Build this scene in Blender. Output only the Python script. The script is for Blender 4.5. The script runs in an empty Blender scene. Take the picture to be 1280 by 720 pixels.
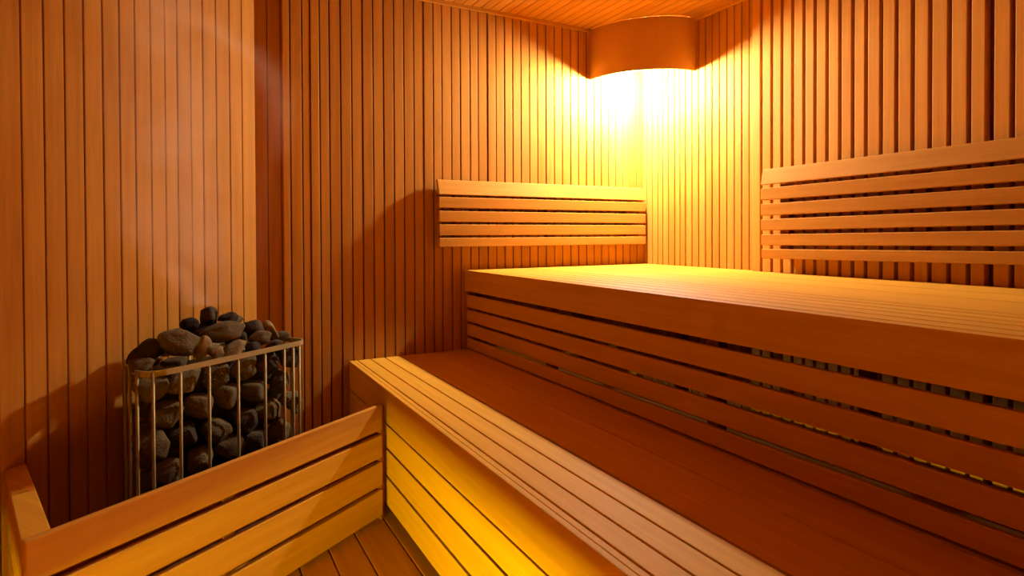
import bpy, bmesh, math, random
from mathutils import Vector, Matrix, noise

random.seed(7)
S = bpy.context.scene
COL = S.collection
PI = math.pi

# ------------------------------------------------------------------ materials
def nd(t, kind, **kw):
    n = t.nodes.new(kind)
    for k, v in kw.items():
        setattr(n, k, v)
    return n

def math_node(t, op, a, b=None, c=None, clamp=False):
    n = nd(t, 'ShaderNodeMath', operation=op, use_clamp=clamp)
    for i, v in enumerate((a, b, c)):
        if v is None:
            continue
        if isinstance(v, (int, float)):
            n.inputs[i].default_value = v
        else:
            t.links.new(v, n.inputs[i])
    return n.outputs[0]

def wood(name, axis, dark, light, rough=0.5, var=0.22, spec=0.05, grain=1.0):
    m = bpy.data.materials.new(name)
    m.use_nodes = True
    t = m.node_tree
    t.nodes.clear()
    out = nd(t, 'ShaderNodeOutputMaterial')
    bs = nd(t, 'ShaderNodeBsdfPrincipled')
    t.links.new(bs.outputs[0], out.inputs[0])
    tc = nd(t, 'ShaderNodeTexCoord')
    geo = nd(t, 'ShaderNodeNewGeometry')
    # every board gets its own stretch of grain
    off = nd(t, 'ShaderNodeVectorMath', operation='SCALE')
    off.inputs[0].default_value = (13.1, 7.7, 9.3)
    t.links.new(geo.outputs['Random Per Island'], off.inputs['Scale'])
    add = nd(t, 'ShaderNodeVectorMath', operation='ADD')
    t.links.new(tc.outputs['Object'], add.inputs[0])
    t.links.new(off.outputs[0], add.inputs[1])
    mp = nd(t, 'ShaderNodeMapping')
    sc = {'x': (1.1, 26, 26), 'y': (26, 1.1, 26), 'z': (26, 26, 1.1)}[axis]
    mp.inputs['Scale'].default_value = sc
    t.links.new(add.outputs[0], mp.inputs['Vector'])
    n1 = nd(t, 'ShaderNodeTexNoise')
    n1.inputs['Scale'].default_value = 1.6
    n1.inputs['Detail'].default_value = 5
    n1.inputs['Roughness'].default_value = 0.6
    n1.inputs['Distortion'].default_value = 0.35
    t.links.new(mp.outputs[0], n1.inputs['Vector'])
    n2 = nd(t, 'ShaderNodeTexNoise')
    n2.inputs['Scale'].default_value = 7.0
    n2.inputs['Detail'].default_value = 3
    t.links.new(mp.outputs[0], n2.inputs['Vector'])
    g = math_node(t, 'MULTIPLY_ADD', n1.outputs['Fac'], 1.5 * grain, 0.5 - 0.75 * grain)
    g2 = math_node(t, 'MULTIPLY_ADD', n2.outputs['Fac'], 0.5 * grain, -0.25 * grain)
    g3 = math_node(t, 'ADD', g, g2)
    r = math_node(t, 'MULTIPLY_ADD', geo.outputs['Random Per Island'], var * 2, -var)
    g4 = math_node(t, 'ADD', g3, r, clamp=True)
    mix = nd(t, 'ShaderNodeMix', data_type='RGBA')
    t.links.new(g4, mix.inputs[0])
    mix.inputs[6].default_value = (*dark, 1)
    mix.inputs[7].default_value = (*light, 1)
    t.links.new(mix.outputs[2], bs.inputs['Base Color'])
    bs.inputs['Roughness'].default_value = rough
    bs.inputs['Specular IOR Level'].default_value = spec
    bp = nd(t, 'ShaderNodeBump')
    bp.inputs['Strength'].default_value = 0.12
    bp.inputs['Distance'].default_value = 0.002
    t.links.new(n1.outputs['Fac'], bp.inputs['Height'])
    t.links.new(bp.outputs[0], bs.inputs['Normal'])
    return m

def plain(name, col, rough=0.5, metal=0.0, nscale=30, amt=0.25, bump=0.1):
    m = bpy.data.materials.new(name)
    m.use_nodes = True
    t = m.node_tree
    bs = t.nodes['Principled BSDF']
    tc = nd(t, 'ShaderNodeTexCoord')
    n = nd(t, 'ShaderNodeTexNoise')
    n.inputs['Scale'].default_value = nscale
    n.inputs['Detail'].default_value = 5
    t.links.new(tc.outputs['Object'], n.inputs['Vector'])
    mix = nd(t, 'ShaderNodeMix', data_type='RGBA')
    t.links.new(n.outputs['Fac'], mix.inputs[0])
    mix.inputs[6].default_value = (*[c * (1 - amt) for c in col], 1)
    mix.inputs[7].default_value = (*[min(1, c * (1 + amt)) for c in col], 1)
    t.links.new(mix.outputs[2], bs.inputs['Base Color'])
    bs.inputs['Roughness'].default_value = rough
    bs.inputs['Metallic'].default_value = metal
    bp = nd(t, 'ShaderNodeBump')
    bp.inputs['Strength'].default_value = bump
    bp.inputs['Distance'].default_value = 0.01
    t.links.new(n.outputs['Fac'], bp.inputs['Height'])
    t.links.new(bp.outputs[0], bs.inputs['Normal'])
    return m

def stone_mat(name, c1, c2):
    m = bpy.data.materials.new(name)
    m.use_nodes = True
    t = m.node_tree
    bs = t.nodes['Principled BSDF']
    tc = nd(t, 'ShaderNodeTexCoord')
    oi = nd(t, 'ShaderNodeObjectInfo')
    n = nd(t, 'ShaderNodeTexNoise')
    n.inputs['Scale'].default_value = 3.0
    n.inputs['Detail'].default_value = 8
    n.inputs['Roughness'].default_value = 0.65
    t.links.new(tc.outputs['Object'], n.inputs['Vector'])
    f = math_node(t, 'MULTIPLY_ADD', oi.outputs['Random'], 0.9, -0.45)
    f2 = math_node(t, 'ADD', n.outputs['Fac'], f, clamp=True)
    mix = nd(t, 'ShaderNodeMix', data_type='RGBA')
    t.links.new(f2, mix.inputs[0])
    mix.inputs[6].default_value = (*c1, 1)
    mix.inputs[7].default_value = (*c2, 1)
    t.links.new(mix.outputs[2], bs.inputs['Base Color'])
    bs.inputs['Roughness'].default_value = 0.9
    bs.inputs['Specular IOR Level'].default_value = 0.2
    bp = nd(t, 'ShaderNodeBump')
    bp.inputs['Strength'].default_value = 0.35
    bp.inputs['Distance'].default_value = 0.05
    n3 = nd(t, 'ShaderNodeTexNoise')
    n3.inputs['Scale'].default_value = 9.0
    n3.inputs['Detail'].default_value = 6
    t.links.new(tc.outputs['Object'], n3.inputs['Vector'])
    t.links.new(n3.outputs['Fac'], bp.inputs['Height'])
    t.links.new(bp.outputs[0], bs.inputs['Normal'])
    return m

def emit(name, col, strength):
    m = bpy.data.materials.new(name)
    m.use_nodes = True
    t = m.node_tree
    t.nodes.clear()
    out = nd(t, 'ShaderNodeOutputMaterial')
    e = nd(t, 'ShaderNodeEmission')
    e.inputs[0].default_value = (*col, 1)
    e.inputs[1].default_value = strength
    t.links.new(e.outputs[0], out.inputs[0])
    return m

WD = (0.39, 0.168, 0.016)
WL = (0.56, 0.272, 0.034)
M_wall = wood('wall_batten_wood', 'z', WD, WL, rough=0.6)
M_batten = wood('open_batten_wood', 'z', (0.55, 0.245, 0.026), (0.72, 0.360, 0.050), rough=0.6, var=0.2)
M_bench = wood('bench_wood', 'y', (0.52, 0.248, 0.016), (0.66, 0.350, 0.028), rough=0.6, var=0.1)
M_railx = wood('rail_wood', 'x', (0.43, 0.190, 0.017), (0.57, 0.285, 0.033), rough=0.6, var=0.1)
M_ceil = wood('ceiling_wood', 'y', WD, WL, rough=0.55)
M_floor = wood('floor_wood', 'y', (0.34, 0.135, 0.012), (0.48, 0.21, 0.022), rough=0.6, var=0.12)
M_back = wood('backing_wood', 'z', (0.20, 0.055, 0.004), (0.28, 0.085, 0.008), rough=0.8, var=0.0)
M_wall_dark = wood('dark_wall_wood', 'z', (0.17, 0.06, 0.008), (0.24, 0.09, 0.013), rough=0.6)  # for the unseen walls, toned down to cut bounced light in the shadows
M_shade = wood('shade_wood', 'z', (0.47, 0.23, 0.045), (0.56, 0.29, 0.06), rough=0.5, var=0.05, grain=0.5)
M_steel = plain('warm_steel', (0.34, 0.27, 0.08), rough=0.6, metal=0.4, nscale=60, amt=0.15)
M_black = plain('black_iron', (0.02, 0.018, 0.016), rough=0.6, nscale=40)
M_stone = stone_mat('sauna_stone', (0.038, 0.030, 0.008), (0.145, 0.108, 0.028))
M_stone_dark = stone_mat('sauna_stone_dark', (0.022, 0.016, 0.005), (0.06, 0.044, 0.013))
M_stone_pale = stone_mat('sauna_stone_pale', (0.15, 0.11, 0.035), (0.26, 0.19, 0.06))
M_globe = emit('lamp_glow', (1.0, 0.87, 0.92), 5500.0)
M_step = emit('step_light_glow', (1.0, 0.82, 0.02), 4300.0)
M_brass = plain('lamp_socket_metal', (0.5, 0.4, 0.25), rough=0.4, metal=0.9)

# ------------------------------------------------------------------ helpers
def box(bm, x0, x1, y0, y1, z0, z1):
    if x1 < x0: x0, x1 = x1, x0
    if y1 < y0: y0, y1 = y1, y0
    if z1 < z0: z0, z1 = z1, z0
    v = [bm.verts.new(p) for p in ((x0, y0, z0), (x1, y0, z0), (x1, y1, z0), (x0, y1, z0),
                                   (x0, y0, z1), (x1, y0, z1), (x1, y1, z1), (x0, y1, z1))]
    for f in ((0, 3, 2, 1), (4, 5, 6, 7), (0, 1, 5, 4), (1, 2, 6, 5), (2, 3, 7, 6), (3, 0, 4, 7)):
        bm.faces.new([v[i] for i in f])
    return v

def prism(bm, pts, z0, z1):
    a = [bm.verts.new((x, y, z0)) for x, y in pts]
    b = [bm.verts.new((x, y, z1)) for x, y in pts]
    bm.faces.new(a[::-1])
    bm.faces.new(b)
    n = len(pts)
    for i in range(n):
        bm.faces.new((a[i], a[(i + 1) % n], b[(i + 1) % n], b[i]))
    return a + b

def tube(bm, path, r, seg=8, closed=False):
    path = [Vector(p) for p in path]
    n = len(path)
    rings = []
    for i, p in enumerate(path):
        if closed:
            d = path[(i + 1) % n] - path[i - 1]
        else:
            d = path[min(i + 1, n - 1)] - path[max(i - 1, 0)]
        d.normalize()
        up = Vector((0, 0, 1)) if abs(d.z) < 0.9 else Vector((1, 0, 0))
        a = d.cross(up).normalized()
        b = a.cross(d)
        rings.append([bm.verts.new(p + (a * math.cos(2 * PI * k / seg) + b * math.sin(2 * PI * k / seg)) * r) for k in range(seg)])
    m = n if closed else n - 1
    for i in range(m):
        A, B = rings[i], rings[(i + 1) % n]
        for k in range(seg):
            bm.faces.new((A[k], A[(k + 1) % seg], B[(k + 1) % seg], B[k]))
    if not closed:
        bm.faces.new(rings[0][::-1])
        bm.faces.new(rings[-1])

def obj(name, bm, mat, parent=None, bevel=0.0, smooth=False, seg=2):
    bmesh.ops.recalc_face_normals(bm, faces=bm.faces)
    me = bpy.data.meshes.new(name)
    bm.to_mesh(me)
    bm.free()
    me.materials.append(mat)
    if smooth:
        for p in me.polygons:
            p.use_smooth = True
    o = bpy.data.objects.new(name, me)
    COL.objects.link(o)
    if parent is not None:
        o.parent = parent
    if bevel:
        b = o.modifiers.new('bevel', 'BEVEL')
        b.width = bevel
        b.segments = seg
        b.limit_method = 'ANGLE'
        b.angle_limit = math.radians(40)
    return o

def thing(name, label, cat, loc=(0, 0, 0), rz=0.0, group=None):
    o = bpy.data.objects.new(name, None)
    COL.objects.link(o)
    o.location = loc
    o.rotation_euler = (0, 0, rz)
    o['label'] = label
    o['category'] = cat
    if group:
        o['group'] = group
    return o

def struct(name, bm, mat, bevel=0.0, label=None):
    o = obj(name, bm, mat, None, bevel)
    o['kind'] = 'structure'
    if label:
        o['label'] = label
        o['category'] = name.split('_')[0]
    return o

# ------------------------------------------------------------------ room dimensions
CEIL = 2.48
YB = 3.12          # front of the back wall battens
XR = 2.70          # front of the right wall battens, far part
XN = 2.66          # front of the open batten panel on the right wall
YF = -0.95         # wall behind the camera
XS = -1.25         # wall to the left of the camera
XL, ZL = 0.735, 0.536     # lower bench: front plane, top
XU, ZU = 1.385, 0.986     # upper bench: front plane, top
AZ = math.radians(56.4)                   # heading of the diagonal wall, guard and heater
P0 = Vector((0.722, 2.47, 0))
RZ = math.radians(90 - 56.4)
DR = Vector((math.sin(AZ), math.cos(AZ), 0))
NN = Vector((-math.cos(AZ), math.sin(AZ), 0))
D0 = NN.dot(P0)
def F(t, D, z=0.0):
    return P0 + DR * t + NN * (D - D0) + Vector((0, 0, z))

# ------------------------------------------------------------------ back wall
bm = bmesh.new()
box(bm, 0.42, XR + 0.16, YB + 0.018, YB + 0.16, 0, CEIL)
box(bm, -0.05, 0.42, YB + 0.085, YB + 0.16, 0, CEIL)     # the recess in the corner
wb = struct('wall_back', bm, M_back, label='back sauna wall of vertical light wood battens')
bm = bmesh.new()
gaps = [0.42, 0.457, 0.513, 0.552, 0.598, 0.646]
x = 0.646
step = (1.093 - 0.646) / 8
for k in range(7):
    x += step
    gaps.append(x)
gaps += [1.093, 1.149, 1.205, 1.256, 1.314, 1.368, 1.428, 1.479, 1.539, 1.594, 1.65, 1.704, 1.76, 1.818, 1.875, 1.935, 1.995,
         2.054, 2.115, 2.174, 2.235]
x = 2.235
while x + 0.0585 < XR:
    x += 0.0585
    gaps.append(x)
gaps.append(XR + 0.01)
for a, b in zip(gaps[:-1], gaps[1:]):
    dy = random.uniform(-0.0015, 0.0015)
    box(bm, a + 0.0035, b - 0.0035, YB + dy, YB + 0.019, 0, CEIL)
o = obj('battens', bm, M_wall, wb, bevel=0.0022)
bm = bmesh.new()
for a in (-0.03, 0.035, 0.10, 0.165, 0.23, 0.295, 0.36):
    box(bm, a + 0.002, a + 0.063 if a < 0.35 else 0.42, YB + 0.07, YB + 0.086, 0, CEIL)
obj('recess_boards', bm, M_wall, wb, bevel=0.0015)

# ------------------------------------------------------------------ right wall
bm = bmesh.new()
box(bm, XR + 0.016, XR + 0.16, YF - 0.1, YB + 0.16, 0, CEIL)
wr = struct('wall_right', bm, M_back, label='right sauna wall of open vertical wood battens with dark gaps')
bm = bmesh.new()
y = 2.205
while y < YB - 0.01:
    w = random.choice((0.05, 0.054, 0.047))
    box(bm, XR + random.uniform(-0.001, 0.001), XR + 0.018, y + 0.0035, min(y + w, YB + 0.01) - 0.0035, 0, CEIL)
    y += w
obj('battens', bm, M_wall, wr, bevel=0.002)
bm = bmesh.new()
gy = [2.205, 2.144, 2.08, 2.02, 1.959, 1.897, 1.838, 1.776, 1.713, 1.652, 1.592, 1.526, 1.462, 1.397, 1.331, 1.261, 1.193, 1.119, 1.054]
y = 1.054
while y > YF:
    y -= 0.066
    gy.append(y)
for k, (a, b) in enumerate(zip(gy[:-1], gy[1:])):
    hi = a - (0.004 if k else 0.0)
    lo = b + 0.0125
    if k == 16:
        lo = b + 0.026
    box(bm, XN, XR + 0.004, lo, hi, 0, CEIL)
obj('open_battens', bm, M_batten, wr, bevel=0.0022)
bm = bmesh.new()
for z in (0.1, 0.7, 1.3, 1.9, 2.35):
    box(bm, XR + 0.0045, XR + 0.0155, YF, 2.19, z, z + 0.05)
obj('counter_battens', bm, M_back, wr)

# ------------------------------------------------------------------ left diagonal wall (local x along the wall, y into it)
bm = bmesh.new()
box(bm, -2.55, -0.186, 2.2 - D0 + 0.016, 2.2 - D0 + 0.12, 0, CEIL)
wl = struct('wall_left', bm, M_back, label='left diagonal sauna wall of vertical wood boards behind the heater')
wl.location = P0
wl.rotation_euler = (0, 0, RZ)
bm = bmesh.new()
gt = [-1.037, -0.976, -0.917, -0.86, -0.801, -0.746, -0.693, -0.637, -0.583, -0.535, -0.48, -0.429, -0.371, -0.309, -0.25, -0.183]
t0 = -1.037
while t0 > -2.5:
    t0 -= 0.066
    gt.insert(0, t0)
for a, b in zip(gt[:-1], gt[1:]):
    box(bm, a + 0.0022, b - 0.0022, 2.2 - D0 + random.uniform(-0.001, 0.001), 2.2 - D0 + 0.018, 0, CEIL)
obj('boards', bm, M_wall, wl, bevel=0.0022)
bm = bmesh.new()      # closing return between the diagonal wall and the recess
p = F(-0.186, 2.2)
q = F(-0.186, 2.32)
prism(bm, [(p.x - 0.012, p.y + 0.012), (p.x + 0.001, p.y + 0.012), (p.x + 0.001, 3.27), (p.x - 0.05, 3.27), (p.x - 0.05, p.y + 0.04)], 0, CEIL)
o = struct('wall_return', bm, M_wall, label='narrow return wall at the end of the diagonal wall')

# ------------------------------------------------------------------ walls behind the camera
bm = bmesh.new()
box(bm, XS - 0.12, XS, YF - 0.1, 1.9, 0, CEIL)
o = struct('wall_side', bm, M_back, label='side wall outside the view')
bm = bmesh.new()
y = YF
while y < 1.66:
    box(bm, XS - 0.002, XS + 0.016, y + 0.003, y + 0.062, 0, CEIL)
    y += 0.065
obj('battens', bm, M_wall_dark, o)
bm = bmesh.new()
box(bm, XS - 0.12, XR + 0.16, YF - 0.22, YF - 0.1, 0, CEIL)
o = struct('wall_front', bm, M_back, label='wall behind the camera')
bm = bmesh.new()
x = XS
while x < XR:
    box(bm, x + 0.003, x + 0.062, YF - 0.102, YF - 0.084, 0, CEIL)
    x += 0.065
obj('battens', bm, M_wall_dark, o)

# ------------------------------------------------------------------ ceiling, floor
bm = bmesh.new()
box(bm, XS - 0.12, XR + 0.16, YF - 0.22, YB + 0.16, CEIL + 0.012, CEIL + 0.1)
ce = struct('ceiling', bm, M_back, label='sauna ceiling of narrow light wood boards')
bm = bmesh.new()
x = XS - 0.1
while x < XR + 0.1:
    box(bm, x + 0.0018, x + 0.0562, YF - 0.2, YB + 0.12, CEIL, CEIL + 0.014)
    x += 0.058
obj('boards', bm, M_ceil, ce, bevel=0.003)
bm = bmesh.new()
box(bm, XS - 0.12, XR + 0.16, YF - 0.22, YB + 0.16, -0.1, -0.018)
fl = struct('floor', bm, M_back, label='sauna floor of long warm wood boards')
bm = bmesh.new()
xs = [0.715, 0.578, 0.462, 0.345]
x = 0.345
while x > XS:
    x -= 0.117
    xs.append(x)
box(bm, 0.7175, XR, YF - 0.2, YB + 0.1, -0.02, 0)
for a, b in zip(xs[:-1], xs[1:]):
    box(bm, b + 0.0025, a - 0.0025, YF - 0.2, YB + 0.08, -0.02, 0.0)
obj('floorboards', bm, M_floor, fl, bevel=0.002)
bm = bmesh.new()
box(bm, 0.42, XR, YB - 0.014, YB + 0.0, CEIL - 0.02, CEIL)
struct('trim_1', bm, M_railx, bevel=0.002, label='slim trim where the back wall meets the ceiling')
bm = bmesh.new()
box(bm, XR - 0.014, XR, 2.2, YB - 0.015, CEIL - 0.02, CEIL)
box(bm, XN - 0.014, XN, YF, 2.2, CEIL - 0.02, CEIL)
struct('trim_2', bm, M_bench, bevel=0.002, label='slim trim where the right wall meets the ceiling')

# ------------------------------------------------------------------ upper bench
ub = thing('upper_bench', 'high wide wooden sauna bench along the right wall', 'bench', (XU, 1.1, 0))
def L(bm, ox):      # world coordinates -> coordinates of the thing
    bmesh.ops.translate(bm, verts=bm.verts, vec=-Vector(ox))
    return bm
UO = (XU, 1.1, 0)
YE = YF - 0.08
bm = bmesh.new()
gx = [XU + 0.024, 1.432, 1.507, 1.583, 1.655, 1.728, 1.80, 2.12, 2.355, 2.585, XN - 0.004]
for a, b in zip(gx[:-1], gx[1:]):
    box(bm, a + 0.004, b - 0.005, YE, YB - 0.004, ZU - 0.018, ZU)
box(bm, XN, XR - 0.003, 2.21, YB - 0.004, ZU - 0.018, ZU)
obj('seat', L(bm, UO), M_bench, ub, bevel=0.002)
bm = bmesh.new()
box(bm, XU, XU + 0.026, YE, YB - 0.003, 0.868, ZU)
obj('front_board', L(bm, UO), M_bench, ub, bevel=0.003)
bm = bmesh.new()
for a, b in ((0.774, 0.845), (0.695, 0.760), (0.616, 0.681), (0.545, 0.600)):
    box(bm, XU + 0.014, XU + 0.032, YE, YB - 0.003, a, b)
obj('riser_panel', L(bm, UO), M_bench, ub, bevel=0.002)
for y in (-0.6, 0.35, 1.3, 2.25, 3.05):
    for nm, b in (('support_post', (XU + 0.034, XU + 0.07, y, y + 0.045, ZL + 0.001, 0.93)),
                  ('support_beam', (XU + 0.034, XN - 0.02, y, y + 0.045, 0.931, ZU - 0.019)),
                  ('support_post', (2.2, 2.245, y, y + 0.045, 0, 0.93))):
        bm = bmesh.new()
        box(bm, *b)
        obj(nm, L(bm, UO), M_back, ub)

# ------------------------------------------------------------------ lower bench
LO = (XL, 1.1, 0)
lb = thing('lower_bench', 'low wooden sauna bench in front of and below the high bench', 'bench', LO)
bm = bmesh.new()
gx = [XL + 0.018, 0.777, 0.846, 0.922, 1.004]
box(bm, XL + 0.0205, 0.777 - 0.003, YE, YB - 0.004, ZL - 0.02, ZL)
for a, b in zip(gx[1:-1], gx[2:]):
    box(bm, a + 0.003, b - 0.003, YE, YB - 0.004, ZL - 0.02, ZL)
for a, b in ((1.010, 1.215), (1.215, 1.395), (1.40, 1.60), (1.60, 1.80)):
    box(bm, a + 0.0012, b - 0.0012, YE, YB - 0.004, ZL - 0.02, ZL)
obj('seat', L(bm, LO), M_bench, lb, bevel=0.002)
bm = bmesh.new()
box(bm, XL, XL + 0.02, YE, YB - 0.003, 0.393, ZL)
obj('front_board', L(bm, LO), M_bench, lb, bevel=0.003)
bm = bmesh.new()
for a, b in ((0.290, 0.384), (0.172, 0.279), (0.045, 0.159)):
    box(bm, XL + 0.002, XL + 0.02, YE, YB - 0.003, a, b)
obj('front_panel', L(bm, LO), M_bench, lb, bevel=0.002)
for y in (-0.6, 0.35, 1.3, 2.6):
    for x in (XL + 0.022, 1.70):
        bm = bmesh.new()
        box(bm, x, x + 0.04, y, y + 0.045, 0, ZL - 0.061)
        obj('support_post', L(bm, LO), M_back, lb)
    bm = bmesh.new()
    box(bm, XL + 0.022, 1.78, y, y + 0.045, ZL - 0.06, ZL - 0.021)
    obj('support_beam', L(bm, LO), M_back, lb)
bm = bmesh.new()
box(bm, XL + 0.001, XL + 0.022, 3.075, YB - 0.003, 0.0, 0.386)
obj('end_post', L(bm, LO), M_bench, lb, bevel=0.002)

# ------------------------------------------------------------------ backrests
def backrest(name, label, L0, zs, top, length, mat):
    """local x along the wall, -y towards the room, z up"""
    t = thing(name, label, 'backrest')
    bm = bmesh.new()
    for a, b in zs:
        box(bm, 0, length, -0.022, 0, a, b)
    obj('slats', bm, mat, t, bevel=0.003)
    bm = bmesh.new()
    a, b, lean = top
    v = box(bm, 0, length, -0.022, 0, a, b)
    for w in v[4:]:
        w.co.y += lean
    obj('top_rail', bm, mat, t, bevel=0.003)
    n = max(2, round(length / 0.7) + 1)
    for k in range(n):
        bm = bmesh.new()
        x = 0.10 + (length - 0.245) * k / (n - 1)
        box(bm, x, x + 0.045, 0.001, L0, zs[-1][0] + 0.01, b - 0.085)
        obj('mounting_batten', bm, M_back, t)
    return t
t = backrest('backrest', 'short slatted wooden backrest on the back wall', 0.036,
             [(1.333, 1.392), (1.256, 1.316), (1.182, 1.242), (1.118, 1.168)], (1.406, 1.489, 0.026), 1.455, M_railx)
t.location = (1.212, YB - 0.040, 0)
t = backrest('backrest', 'long slatted wooden backrest on the right wall with open battens', 0.036,
             [(1.364, 1.425), (1.285, 1.345), (1.209, 1.266), (1.133, 1.189), (1.066, 1.114)], (1.443, 1.523, 0.018), 2.75, M_railx)
t.location = (XN - 0.040, 2.085, -0.008)
t.rotation_euler = (0, math.radians(-0.7), -PI / 2)

# ------------------------------------------------------------------ heater guard (local x along the front, y towards the diagonal wall)
GO = F(0, D0)
hg = thing('heater_guard', 'low slatted wooden guard fence around the stone heater', 'fence', GO, RZ)
bm = bmesh.new()
for a, b in ((0.379, 0.482), (0.264, 0.359), (0.148, 0.245), (0.022, 0.129)):
    box(bm, -1.278, -0.026, -0.018, 0.004, a, b)
obj('front_panel', bm, M_railx, hg, bevel=0.003)
for a, b in ((0.352, 0.385), (0.240, 0.270), (0.125, 0.155)):
    bm = bmesh.new()
    box(bm, -1.25, -0.03, 0.016, 0.026, a, b)
    obj('light_stop_strip', bm, M_back, hg)  # added behind each guard gap to stop stray light and keep it dark
bm = bmesh.new()
box(bm, -0.024, -0.004, -0.008, 0.032, 0.0, 0.475)
obj('corner_post', bm, M_back, hg, bevel=0.002)
bm = bmesh.new()
box(bm, -0.75, -0.71, 0.005, 0.04, 0.0, 0.46)
obj('post', bm, M_back, hg, bevel=0.002)
def to_g(x, y):
    v = Vector((x, y, 0)) - P0
    return (v.dot(DR), v.dot(NN))
side = [to_g(-0.300, 1.812), to_g(-0.449, 2.375), to_g(-0.487, 2.312), to_g(-0.336, 1.742)]
bm = bmesh.new()
side[0] = (side[0][0], 0.006)
side[3] = (-1.278, 0.006)
prism(bm, side, 0.462, 0.482)
obj('side_rail', bm, M_bench, hg, bevel=0.003)
bm = bmesh.new()
def lerp(a, b, f): return (a[0] + (b[0] - a[0]) * f, a[1] + (b[1] - a[1]) * f)
for a, b in ((0.355, 0.46), (0.262, 0.343), (0.146, 0.249), (0.022, 0.134)):
    prism(bm, [lerp(side[3], side[0], 0.1), lerp(side[3], side[0], 0.45), lerp(side[2], side[1], 0.45), lerp(side[2], side[1], 0.1)], a, b)
obj('side_panel', bm, M_bench, hg, bevel=0.002)
for a, b in ((0.335, 0.375), (0.240, 0.270), (0.125, 0.155)):
    bm = bmesh.new()
    prism(bm, [lerp(side[3], side[0], 0.46), lerp(side[3], side[0], 0.7), lerp(side[2], side[1], 0.7), lerp(side[2], side[1], 0.46)], a, b)
    obj('light_stop_strip', bm, M_back, hg)  # same added light stops behind the gaps of the side panel

# ------------------------------------------------------------------ sauna heater
HC = F(-0.53, 2.0)
def G(t, D, z=0.0):       # (t, D) of the diagonal frame -> heater local
    return Vector((t + 0.53, D - 2.0, z))
ht = thing('sauna_heater', 'steel basket heater filled with dark stones behind the wooden guard', 'heater', HC, RZ)
corners = [(-0.885, 1.858), (-0.200, 1.880), (-0.225, 2.130), (-0.770, 2.145)]
radii = [0.075, 0.06, 0.05, 0.05]
def rounded(pts, rad, n=7):
    out = []
    k = len(pts)
    for i in range(k):
        p = Vector(pts[i]); a = (Vector(pts[i - 1]) - p).normalized(); b = (Vector(pts[(i + 1) % k]) - p).normalized()
        ang = a.angle(b)
        d = rad[i] / math.tan(ang / 2)
        s, e = p + a * d, p + b * d
        for j in range(n):
            f = j / (n - 1)
            out.append(s * (1 - f) ** 2 + p * 2 * f * (1 - f) + e * f * f)
    return out
path = rounded(corners, radii)
def strap(bm, path, z0, z1, th):
    n = len(path)
    inner, outer = [], []
    for i in range(n):
        d = (path[(i + 1) % n] - path[i - 1]).normalized()
        nrm = Vector((d.y, -d.x))
        outer.append(path[i] + nrm * th)
        inner.append(path[i])
    vs = [[bm.verts.new(G(p.x, p.y, z)) for p in ring] for ring, z in ((inner, z0), (outer, z0), (outer, z1), (inner, z1))]
    for r in range(4):
        A, B = vs[r], vs[(r + 1) % 4]
        for i in range(n):
            j = (i + 1) % n
            bm.faces.new((A[i], A[j], B[j], B[i]))
bm = bmesh.new()
strap(bm, path, 0.746, 0.764, 0.006)
obj('rim', bm, M_steel, ht, smooth=False)
bm = bmesh.new()
strap(bm, path, 0.10, 0.118, 0.006)
obj('bottom_rim', bm, M_steel, ht)
def on_path(test):
    best = min(range(len(path)), key=lambda i: test(path[i]))
    return path[best]
def front_D(t):
    f = (t + 0.885) / 0.685
    return 1.858 + 0.022 * f
bars = [(t, front_D(t)) for t in (-0.757, -0.651, -0.531, -0.410, -0.318)]
bars += [(-0.272, 1.8785), (-0.232, 1.889), (-0.842, 1.871), (-0.868, 1.912), (-0.848, 1.985), (-0.82, 2.06), (-0.79, 2.12)]
bars += [(-0.2085, 1.96), (-0.2175, 2.05), (-0.30, 2.136), (-0.42, 2.14), (-0.54, 2.143), (-0.66, 2.145)]
for t, D in bars:
    bm = bmesh.new()
    c = Vector((-0.53, 2.0))
    inn = (c - Vector((t, D))).normalized() * 0.004
    a = G(t + inn.x, D + inn.y)
    tube(bm, [(a.x, a.y, 0.105), (a.x, a.y, 0.758)], 0.0052, 8)
    obj('bar', bm, M_steel, ht, smooth=True)
bm = bmesh.new()
ip = [Vector((-0.53, 2.0)) + (p - Vector((-0.53, 2.0))) * 0.97 for p in path]
prism(bm, [tuple(G(p.x, p.y).xy) for p in ip], 0.108, 0.120)
obj('bottom_tray', bm, M_black, ht)
bm = bmesh.new()
prism(bm, [tuple(G(*p).xy) for p in ((-0.715, 1.985), (-0.325, 1.985), (-0.325, 2.11), (-0.70, 2.11))], 0.122, 0.725)
obj('heating_core', bm, M_black, ht, bevel=0.01)
for t, D in ((-0.82, 1.90), (-0.25, 1.91), (-0.26, 2.10), (-0.75, 2.11)):
    bm = bmesh.new()
    a = G(t, D)
    box(bm, a.x - 0.015, a.x + 0.015, a.y - 0.015, a.y + 0.015, 0, 0.108)
    obj('leg', bm, M_black, ht, bevel=0.002)

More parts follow.
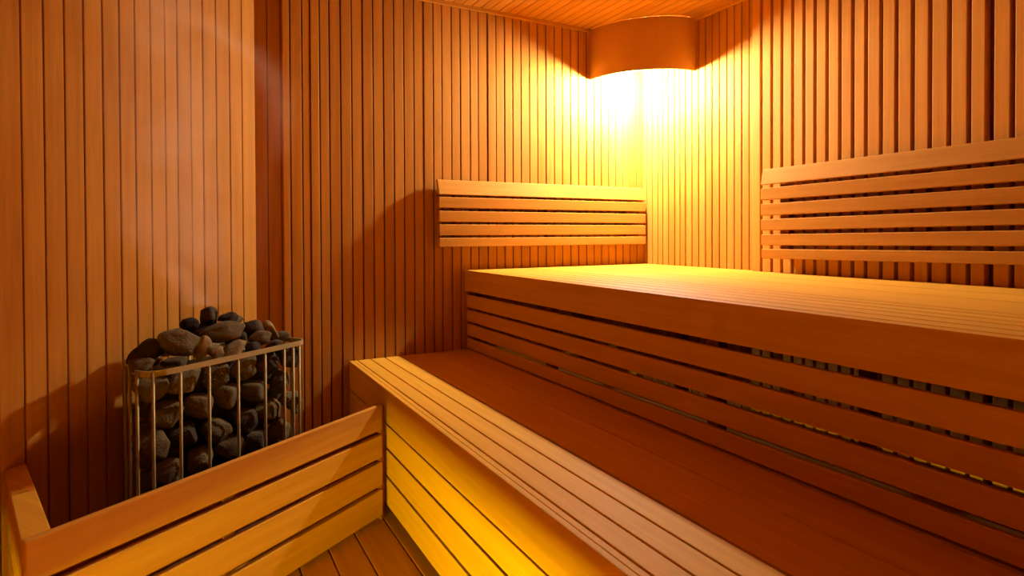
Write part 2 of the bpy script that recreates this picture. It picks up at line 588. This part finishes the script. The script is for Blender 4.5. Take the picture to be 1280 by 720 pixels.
# ------------------------------------------------------------------ stones
def rock_mesh(seed, npts=13):
    rnd = random.Random(seed)
    bm = bmesh.new()
    pts = []
    while len(pts) < npts:
        v = Vector((rnd.gauss(0, 1), rnd.gauss(0, 1), rnd.gauss(0, 1))).normalized()
        if all((v - p).length > 0.62 for p in pts):
            pts.append(v)
    for p in pts:
        bm.verts.new(p * rnd.uniform(0.95, 1.18))
    r = bmesh.ops.convex_hull(bm, input=bm.verts)
    bmesh.ops.delete(bm, geom=[g for g in r['geom_interior'] if isinstance(g, bmesh.types.BMVert)], context='VERTS')
    bmesh.ops.recalc_face_normals(bm, faces=bm.faces)
    bmesh.ops.subdivide_edges(bm, edges=bm.edges, cuts=2, use_grid_fill=True)
    for k in range(1):
        bmesh.ops.smooth_vert(bm, verts=bm.verts, factor=0.45, use_axis_x=True, use_axis_y=True, use_axis_z=True)
    for v in bm.verts:
        v.co += v.co.normalized() * noise.noise(v.co * 1.7 + Vector((seed, 0, 0))) * 0.13
    m = max(v.co.length for v in bm.verts)
    for v in bm.verts:
        v.co /= m * 0.93
    bmesh.ops.subdivide_edges(bm, edges=bm.edges, cuts=1, use_grid_fill=True, smooth=0.35)
    me = bpy.data.meshes.new('sauna_stone')
    bm.to_mesh(me)
    bm.free()
    for p in me.polygons:
        p.use_smooth = True
    return me
rocks = {}
for nm, mat in (('mid', M_stone), ('dark', M_stone_dark), ('pale', M_stone_pale)):
    rocks[nm] = []
    for k in range(6):
        me = rock_mesh(k * 3 + 11)
        me.materials.append(mat)
        o = bpy.data.objects.new('sauna_stone', me)
        rocks[nm].append(o)
def stone(t, D, z, size, rot, kind, label, group, idx=None):
    src = rocks[kind][random.randrange(6) if idx is None else idx]
    o = src.copy()
    COL.objects.link(o)
    o.name = 'sauna_stone'
    o.location = F(t, D, z)
    o.scale = size
    o.rotation_euler = (rot[0], rot[1], rot[2] + RZ)
    o['label'] = label
    o['category'] = 'stone'
    o['group'] = group
    return o
ORD = ['first', 'second', 'third', 'fourth', 'fifth', 'sixth', 'seventh', 'eighth', 'ninth']
GA = 'sauna stones packed behind the basket bars'
GB = 'sauna stones heaped on top of the heater'
rr = random.Random(5)
for row in range(6):
    z = 0.700 - row * 0.098
    ncol = 6 if row % 2 == 0 else 5
    for c in range(ncol):
        t = -0.815 + c * 0.113 + (0.0 if row % 2 == 0 else 0.056)
        w = rr.uniform(0.060, 0.069)
        h = rr.uniform(0.048, 0.056)
        kind = rr.choice(('mid', 'mid', 'mid', 'dark', 'mid'))
        D = 1.926 + rr.uniform(-0.004, 0.008)
        if c == 0:
            w = min(w, 0.056)
        if c == ncol - 1:
            w = min(w, 0.050)
        stone(t + rr.uniform(-0.006, 0.006), D, z + rr.uniform(-0.008, 0.008), (w, 0.043, h),
              (rr.uniform(-0.15, 0.15), rr.uniform(-0.5, 0.5), rr.uniform(-0.2, 0.2)), kind,
              f'stone behind the front bars, {ORD[row]} row below the rim, {ORD[c]} from the left', GA)
for row in range(7):
    z = 0.70 - row * 0.084
    stone(-0.775, 2.02 + rr.uniform(-0.005, 0.005), z, (0.044, 0.048, 0.040), (0, rr.uniform(-0.3, 0.3), 0.3), 'mid',
          f'stone at the left end of the basket behind the corner, {ORD[row]} below the rim', GA)
    stone(-0.272, 2.015 + rr.uniform(-0.005, 0.005), z, (0.042, 0.048, 0.040), (0, rr.uniform(-0.3, 0.3), 0), 'mid',
          f'stone at the right end of the basket behind the corner, {ORD[row]} below the rim', GA)
heap = [  # t, D, z, size, rot, kind, label
    (-0.700, 1.955, 0.826, (0.082, 0.056, 0.052), (0.1, 0.25, 0.1), 'mid', 'large rounded brown stone at the left of the heap above the rim', 1),
    (-0.632, 1.930, 0.798, (0.032, 0.040, 0.046), (0, 0.1, 0.2), 'pale', 'pale rounded stone end beside the large brown stone in the heap', 2),
    (-0.790, 1.985, 0.802, (0.066, 0.050, 0.038), (0, -0.55, 0), 'dark', 'long dark stone sloping down to the left end of the basket', 3),
    (-0.825, 1.955, 0.772, (0.038, 0.042, 0.030), (0, -0.2, 0), 'mid', 'small dark stone at the far left of the heap by the rim corner', 4),
    (-0.546, 2.020, 0.888, (0.033, 0.036, 0.040), (0, 0.15, 0), 'dark', 'black upright stone on the very top of the heap', 0),
    (-0.503, 2.055, 0.884, (0.030, 0.034, 0.038), (0, 0.3, 0), 'mid', 'grey brown stone leaning against the topmost black stone', 5),
    (-0.531, 1.955, 0.838, (0.092, 0.054, 0.042), (0, -0.08, 0), 'mid', 'wide bowl shaped brown stone below the topmost black stone', 1),
    (-0.612, 2.025, 0.870, (0.036, 0.038, 0.028), (0, 0.35, 0), 'dark', 'small black stone at the top left of the heap', 2),
    (-0.445, 2.040, 0.868, (0.040, 0.036, 0.024), (0, -0.15, 0), 'dark', 'flat dark stone at the top right of the black stone', 3),
    (-0.400, 2.065, 0.858, (0.040, 0.034, 0.020), (0, 0.1, 0.1), 'mid', 'thin flat brown stone at the upper right rear of the heap', 4),
    (-0.372, 1.990, 0.822, (0.056, 0.046, 0.036), (0, 0.1, 0.2), 'dark', 'dark blocky stone in the right half of the heap', 0),
    (-0.308, 1.975, 0.806, (0.030, 0.040, 0.050), (0, -0.45, 0), 'pale', 'pale brown stone standing at the right of the dark block', 5),
    (-0.396, 1.925, 0.796, (0.052, 0.034, 0.032), (0, -0.1, 0), 'mid', 'grey stone in front of the dark blocky stone, right half', 1),
    (-0.244, 1.990, 0.772, (0.042, 0.050, 0.024), (0, -0.1, 0), 'mid', 'low flat stone at the right end of the heap by the rim', 2),
    (-0.606, 1.912, 0.780, (0.044, 0.034, 0.030), (0, 0.4, 0), 'mid', 'small grey stone below the bowl shaped stone on its left', 3),
    (-0.520, 1.908, 0.776, (0.050, 0.032, 0.028), (0, -0.4, 0), 'pale', 'light grey stone below the bowl shaped stone near the rim', 4),
    (-0.445, 1.905, 0.765, (0.040, 0.030, 0.026), (0, 0.1, 0), 'dark', 'dark small stone near the rim in the middle of the heap', 0),
    (-0.742, 1.905, 0.768, (0.056, 0.032, 0.022), (0, 0.05, 0), 'mid', 'flat stone tucked under the large brown stone at the rim', 5),
    (-0.340, 1.910, 0.760, (0.040, 0.030, 0.024), (0, -0.1, 0), 'dark', 'dark stone at the rim below the pale brown stone', 1),
    (-0.655, 2.070, 0.815, (0.052, 0.040, 0.042), (0, 0, 0), 'dark', 'dark stone at the rear behind the large brown stone', 2),
    (-0.540, 2.070, 0.820, (0.065, 0.050, 0.045), (0, 0, 0), 'dark', 'dark stone at the rear under the topmost black stone', 3),
    (-0.300, 2.060, 0.785, (0.060, 0.050, 0.042), (0, 0, 0), 'dark', 'dark stone at the rear right corner of the basket', 4),
    (-0.430, 2.000, 0.790, (0.060, 0.045, 0.045), (0, 0, 0), 'dark', 'dark stone deep in the middle of the heap', 5),
    (-0.740, 2.060, 0.768, (0.050, 0.045, 0.038), (0, 0, 0), 'mid', 'stone at the rear left corner of the basket', 0),
]
for t, D, z, s, r, k, lab, idx in heap:
    stone(t, D, z, s, r, k, lab, GB, idx)

# ------------------------------------------------------------------ corner lamp
lamp = thing('corner_lamp', 'curved wooden lamp shade glowing in the upper corner of the room', 'lamp', (XR, YB, 2.17))
ctrl = [(2.262, 3.128), (2.268, 3.04), (2.30, 2.94), (2.352, 2.845), (2.43, 2.757), (2.52, 2.69), (2.61, 2.655), (2.712, 2.646)]
def spline(c, n):
    out = []
    for i in range(len(c) - 1):
        p0 = c[max(i - 1, 0)]; p1 = c[i]; p2 = c[i + 1]; p3 = c[min(i + 2, len(c) - 1)]
        for j in range(n):
            t = j / n
            out.append(tuple(0.5 * (2 * p1[k] + (p2[k] - p0[k]) * t + (2 * p0[k] - 5 * p1[k] + 4 * p2[k] - p3[k]) * t * t
                                    + (3 * p1[k] - p0[k] - 3 * p2[k] + p3[k]) * t ** 3) for k in (0, 1)))
    out.append(c[-1])
    return out
cv = spline(ctrl, 6)
bm = bmesh.new()
LOo = Vector((XR, YB, 2.17))
cc = Vector((XR + 0.05, YB + 0.05))
rows = []
for (x, y) in cv:
    d = (cc - Vector((x, y))).normalized() * 0.012
    rows.append([bm.verts.new(Vector(p) - LOo) for p in ((x, y, 2.165), (x, y, CEIL - 0.004), (x + d.x, y + d.y, CEIL - 0.004), (x + d.x, y + d.y, 2.165))])
for A, B in zip(rows[:-1], rows[1:]):
    for k in range(4):
        bm.faces.new((A[k], B[k], B[(k + 1) % 4], A[(k + 1) % 4]))
bm.faces.new(rows[0]); bm.faces.new(rows[-1][::-1])
obj('lamp_shade', bm, M_shade, lamp, bevel=0.0)
bm = bmesh.new()
bmesh.ops.create_uvsphere(bm, u_segments=32, v_segments=18, radius=0.036)
g = obj('lamp_globe', bm, M_globe, lamp, smooth=True)
g.location = Vector((2.405, 2.925, 2.152)) - LOo
bm = bmesh.new()
tube(bm, [(g.location.x, g.location.y, g.location.z + 0.03), (g.location.x, g.location.y, g.location.z + 0.11)], 0.026, 16)
tube(bm, [(g.location.x, g.location.y, g.location.z + 0.10), (g.location.x, g.location.y, CEIL - 2.17 - 0.004)], 0.009, 12)
obj('socket', bm, M_brass, lamp)

# ------------------------------------------------------------------ low step light on the side wall, outside the view
sl = thing('step_light', 'low hooded wall light outside the view', 'lamp', (XS + 0.017, 0.35, 0))
bm = bmesh.new()
box(bm, 0.0, 0.02, -0.32, 0.32, 0.10, 0.334)
box(bm, 0.0, 0.20, -0.75, 0.75, 0.322, 0.334)
box(bm, 0.0, 0.19, 0.38, 0.39, 0.15, 0.322)
obj('hood', bm, M_bench, sl, bevel=0.002)
bm = bmesh.new()
box(bm, 0.022, 0.03, -0.28, 0.28, 0.3040, 0.320)
obj('diffuser', bm, M_step, sl)

# ------------------------------------------------------------------ steam above the stones
def steam_mat():
    m = bpy.data.materials.new('steam')
    m.use_nodes = True
    t = m.node_tree
    t.nodes.clear()
    out = nd(t, 'ShaderNodeOutputMaterial')
    vol = nd(t, 'ShaderNodeVolumePrincipled')
    vol.inputs['Color'].default_value = (1.0, 0.76, 0.45, 1)
    vol.inputs['Anisotropy'].default_value = 0.1
    t.links.new(vol.outputs[0], out.inputs['Volume'])
    tc = nd(t, 'ShaderNodeTexCoord')
    ns = nd(t, 'ShaderNodeTexNoise')
    ns.inputs['Scale'].default_value = 4.0
    ns.inputs['Detail'].default_value = 3
    t.links.new(tc.outputs['Object'], ns.inputs['Vector'])
    ofs = nd(t, 'ShaderNodeVectorMath', operation='MULTIPLY_ADD')
    ofs.inputs[1].default_value = (0.16, 0.10, 0.16)
    ofs.inputs[2].default_value = (-0.08, -0.05, -0.08)
    t.links.new(ns.outputs['Color'], ofs.inputs[0])
    ad = nd(t, 'ShaderNodeVectorMath', operation='ADD')
    t.links.new(tc.outputs['Object'], ad.inputs[0])
    t.links.new(ofs.outputs[0], ad.inputs[1])
    sp = nd(t, 'ShaderNodeSeparateXYZ')
    t.links.new(ad.outputs[0], sp.inputs[0])
    X, Y, Z = sp.outputs
    def curve(pts, zlo, zhi, vlo, vhi):
        mr = math_node(t, 'DIVIDE', math_node(t, 'SUBTRACT', Z, zlo), zhi - zlo, clamp=True)
        fc = nd(t, 'ShaderNodeFloatCurve')
        c = fc.mapping.curves[0]
        P = [((z - zlo) / (zhi - zlo), (v - vlo) / (vhi - vlo)) for z, v in pts]
        c.points[0].location = P[0]
        c.points[1].location = P[-1]
        for q in P[1:-1]:
            c.points.new(*q)
        fc.mapping.update()
        t.links.new(mr, fc.inputs['Value'])
        return math_node(t, 'MULTIPLY_ADD', fc.outputs[0], vhi - vlo, vlo)
    def wisp(cx, wx, amp, zlo, zhi, wy=0.05):
        c = curve(cx, zlo, zhi, -0.6, 0.6)
        w = curve(wx, zlo, zhi, 0.0, 0.3)
        a = curve(amp, zlo, zhi, 0.0, 1.0)
        dx = math_node(t, 'DIVIDE', math_node(t, 'SUBTRACT', X, c), w)
        dy = math_node(t, 'DIVIDE', Y, wy)
        r2 = math_node(t, 'ADD', math_node(t, 'MULTIPLY', dx, dx), math_node(t, 'MULTIPLY', dy, dy))
        e = math_node(t, 'EXPONENT', math_node(t, 'MULTIPLY', r2, -1.0))
        return math_node(t, 'MULTIPLY', e, a)
    lo, hi = 0.80, 2.40
    # local x = t + 0.53 , z above floor
    w1 = wisp([(lo, 0.02), (0.92, -0.03), (1.03, -0.13), (1.2, -0.25), (1.36, -0.29), (hi, -0.3)],
              [(lo, 0.03), (1.1, 0.045), (1.36, 0.06), (hi, 0.06)],
              [(lo, 0.0), (0.90, 0.7), (1.1, 1.0), (1.25, 0.8), (1.45, 0.1), (hi, 0.0)], lo, hi)
    w2 = wisp([(lo, 0.0), (1.0, -0.02), (1.31, -0.10), (1.6, -0.16), (1.9, -0.17), (hi, -0.2)],
              [(lo, 0.05), (1.2, 0.13), (1.6, 0.15), (hi, 0.15)],
              [(lo, 0.0), (1.0, 0.25), (1.35, 0.8), (1.7, 0.7), (1.95, 0.6), (hi, 0.2)], lo, hi, 0.07)
    w3 = wisp([(lo, 0.05), (1.25, 0.22), (1.5, 0.28), (1.78, 0.27), (1.88, 0.16), (1.95, -0.1), (2.0, -0.22), (hi, -0.3)],
              [(lo, 0.04), (1.6, 0.05), (1.85, 0.07), (1.95, 0.14), (hi, 0.12)],
              [(lo, 0.0), (1.2, 0.05), (1.5, 0.15), (1.75, 0.5), (1.9, 0.6), (1.98, 0.3), (2.1, 0.0), (hi, 0.0)], lo, hi, 0.045)
    s = math_node(t, 'ADD', math_node(t, 'ADD', w1, w2), w3)
    n2 = nd(t, 'ShaderNodeTexNoise')
    n2.inputs['Scale'].default_value = 5.0
    n2.inputs['Detail'].default_value = 4
    t.links.new(ad.outputs[0], n2.inputs['Vector'])
    nf = math_node(t, 'MULTIPLY_ADD', n2.outputs['Fac'], 2.4, -0.6, clamp=True)
    t.links.new(math_node(t, 'MULTIPLY', math_node(t, 'MULTIPLY', s, nf), 7.0), vol.inputs['Density'])
    return m
bm = bmesh.new()
ring = [[bm.verts.new((cx + rx * math.cos(2 * PI * k / 20), 0.12 * math.sin(2 * PI * k / 20), z)) for k in range(20)]
        for z, cx, rx in ((0.935, 0.0, 0.20), (1.1, -0.06, 0.32), (1.4, -0.05, 0.42), (1.8, 0.0, 0.46), (2.1, -0.05, 0.46), (2.35, -0.1, 0.40))]
for A, B in zip(ring[:-1], ring[1:]):
    for k in range(20):
        bm.faces.new((A[k], A[(k + 1) % 20], B[(k + 1) % 20], B[k]))
bm.faces.new(ring[0][::-1]); bm.faces.new(ring[-1])
st = obj('steam', bm, steam_mat())
st.location = F(-0.53, 2.0)
st.rotation_euler = (0, 0, RZ)
st['kind'] = 'stuff'
st['label'] = 'thin wisps of steam rising from the hot stones'
st['category'] = 'steam'

# ------------------------------------------------------------------ world, camera, view
w = bpy.data.worlds.new('world')
S.world = w
w.use_nodes = True
w.node_tree.nodes['Background'].inputs[0].default_value = (0, 0, 0, 1)
w.node_tree.nodes['Background'].inputs[1].default_value = 0.0

cam = bpy.data.objects.new('camera', bpy.data.cameras.new('camera'))
COL.objects.link(cam)
cam.data.sensor_width = 36
cam.data.lens = 750.0 / 1280 * 36
cam.data.shift_y = -59.13 / 1280
cam.data.clip_start = 0.02
yaw, th, ro = math.radians(28.52), 0.0117, -0.004
W = Matrix(((math.cos(yaw), -math.sin(yaw), 0), (0, 0, -1), (math.sin(yaw), math.cos(yaw), 0)))
R1 = Matrix(((1, 0, 0), (0, math.cos(th), -math.sin(th)), (0, math.sin(th), math.cos(th))))
R2 = Matrix(((math.cos(ro), -math.sin(ro), 0), (math.sin(ro), math.cos(ro), 0), (0, 0, 1)))
Mx = R2 @ R1 @ W
rot = Matrix((Mx[0], -Mx[1], -Mx[2])).transposed()
cam.matrix_world = Matrix.Translation((0, 0, 1.19)) @ rot.to_4x4()
S.camera = cam

S.view_settings.view_transform = 'Standard'
S.view_settings.look = 'None'
S.view_settings.gamma = 1
S.view_settings.exposure = 0.0
S.view_settings.use_curve_mapping = False
S.cycles.max_bounces = 12
S.cycles.diffuse_bounces = 8
S.cycles.glossy_bounces = 4
S.cycles.volume_bounces = 1
S.cycles.use_denoising = True
S.cycles.sample_clamp_indirect = 6.0
S.cycles.volume_step_rate = 2.0
S.cycles.volume_max_steps = 128
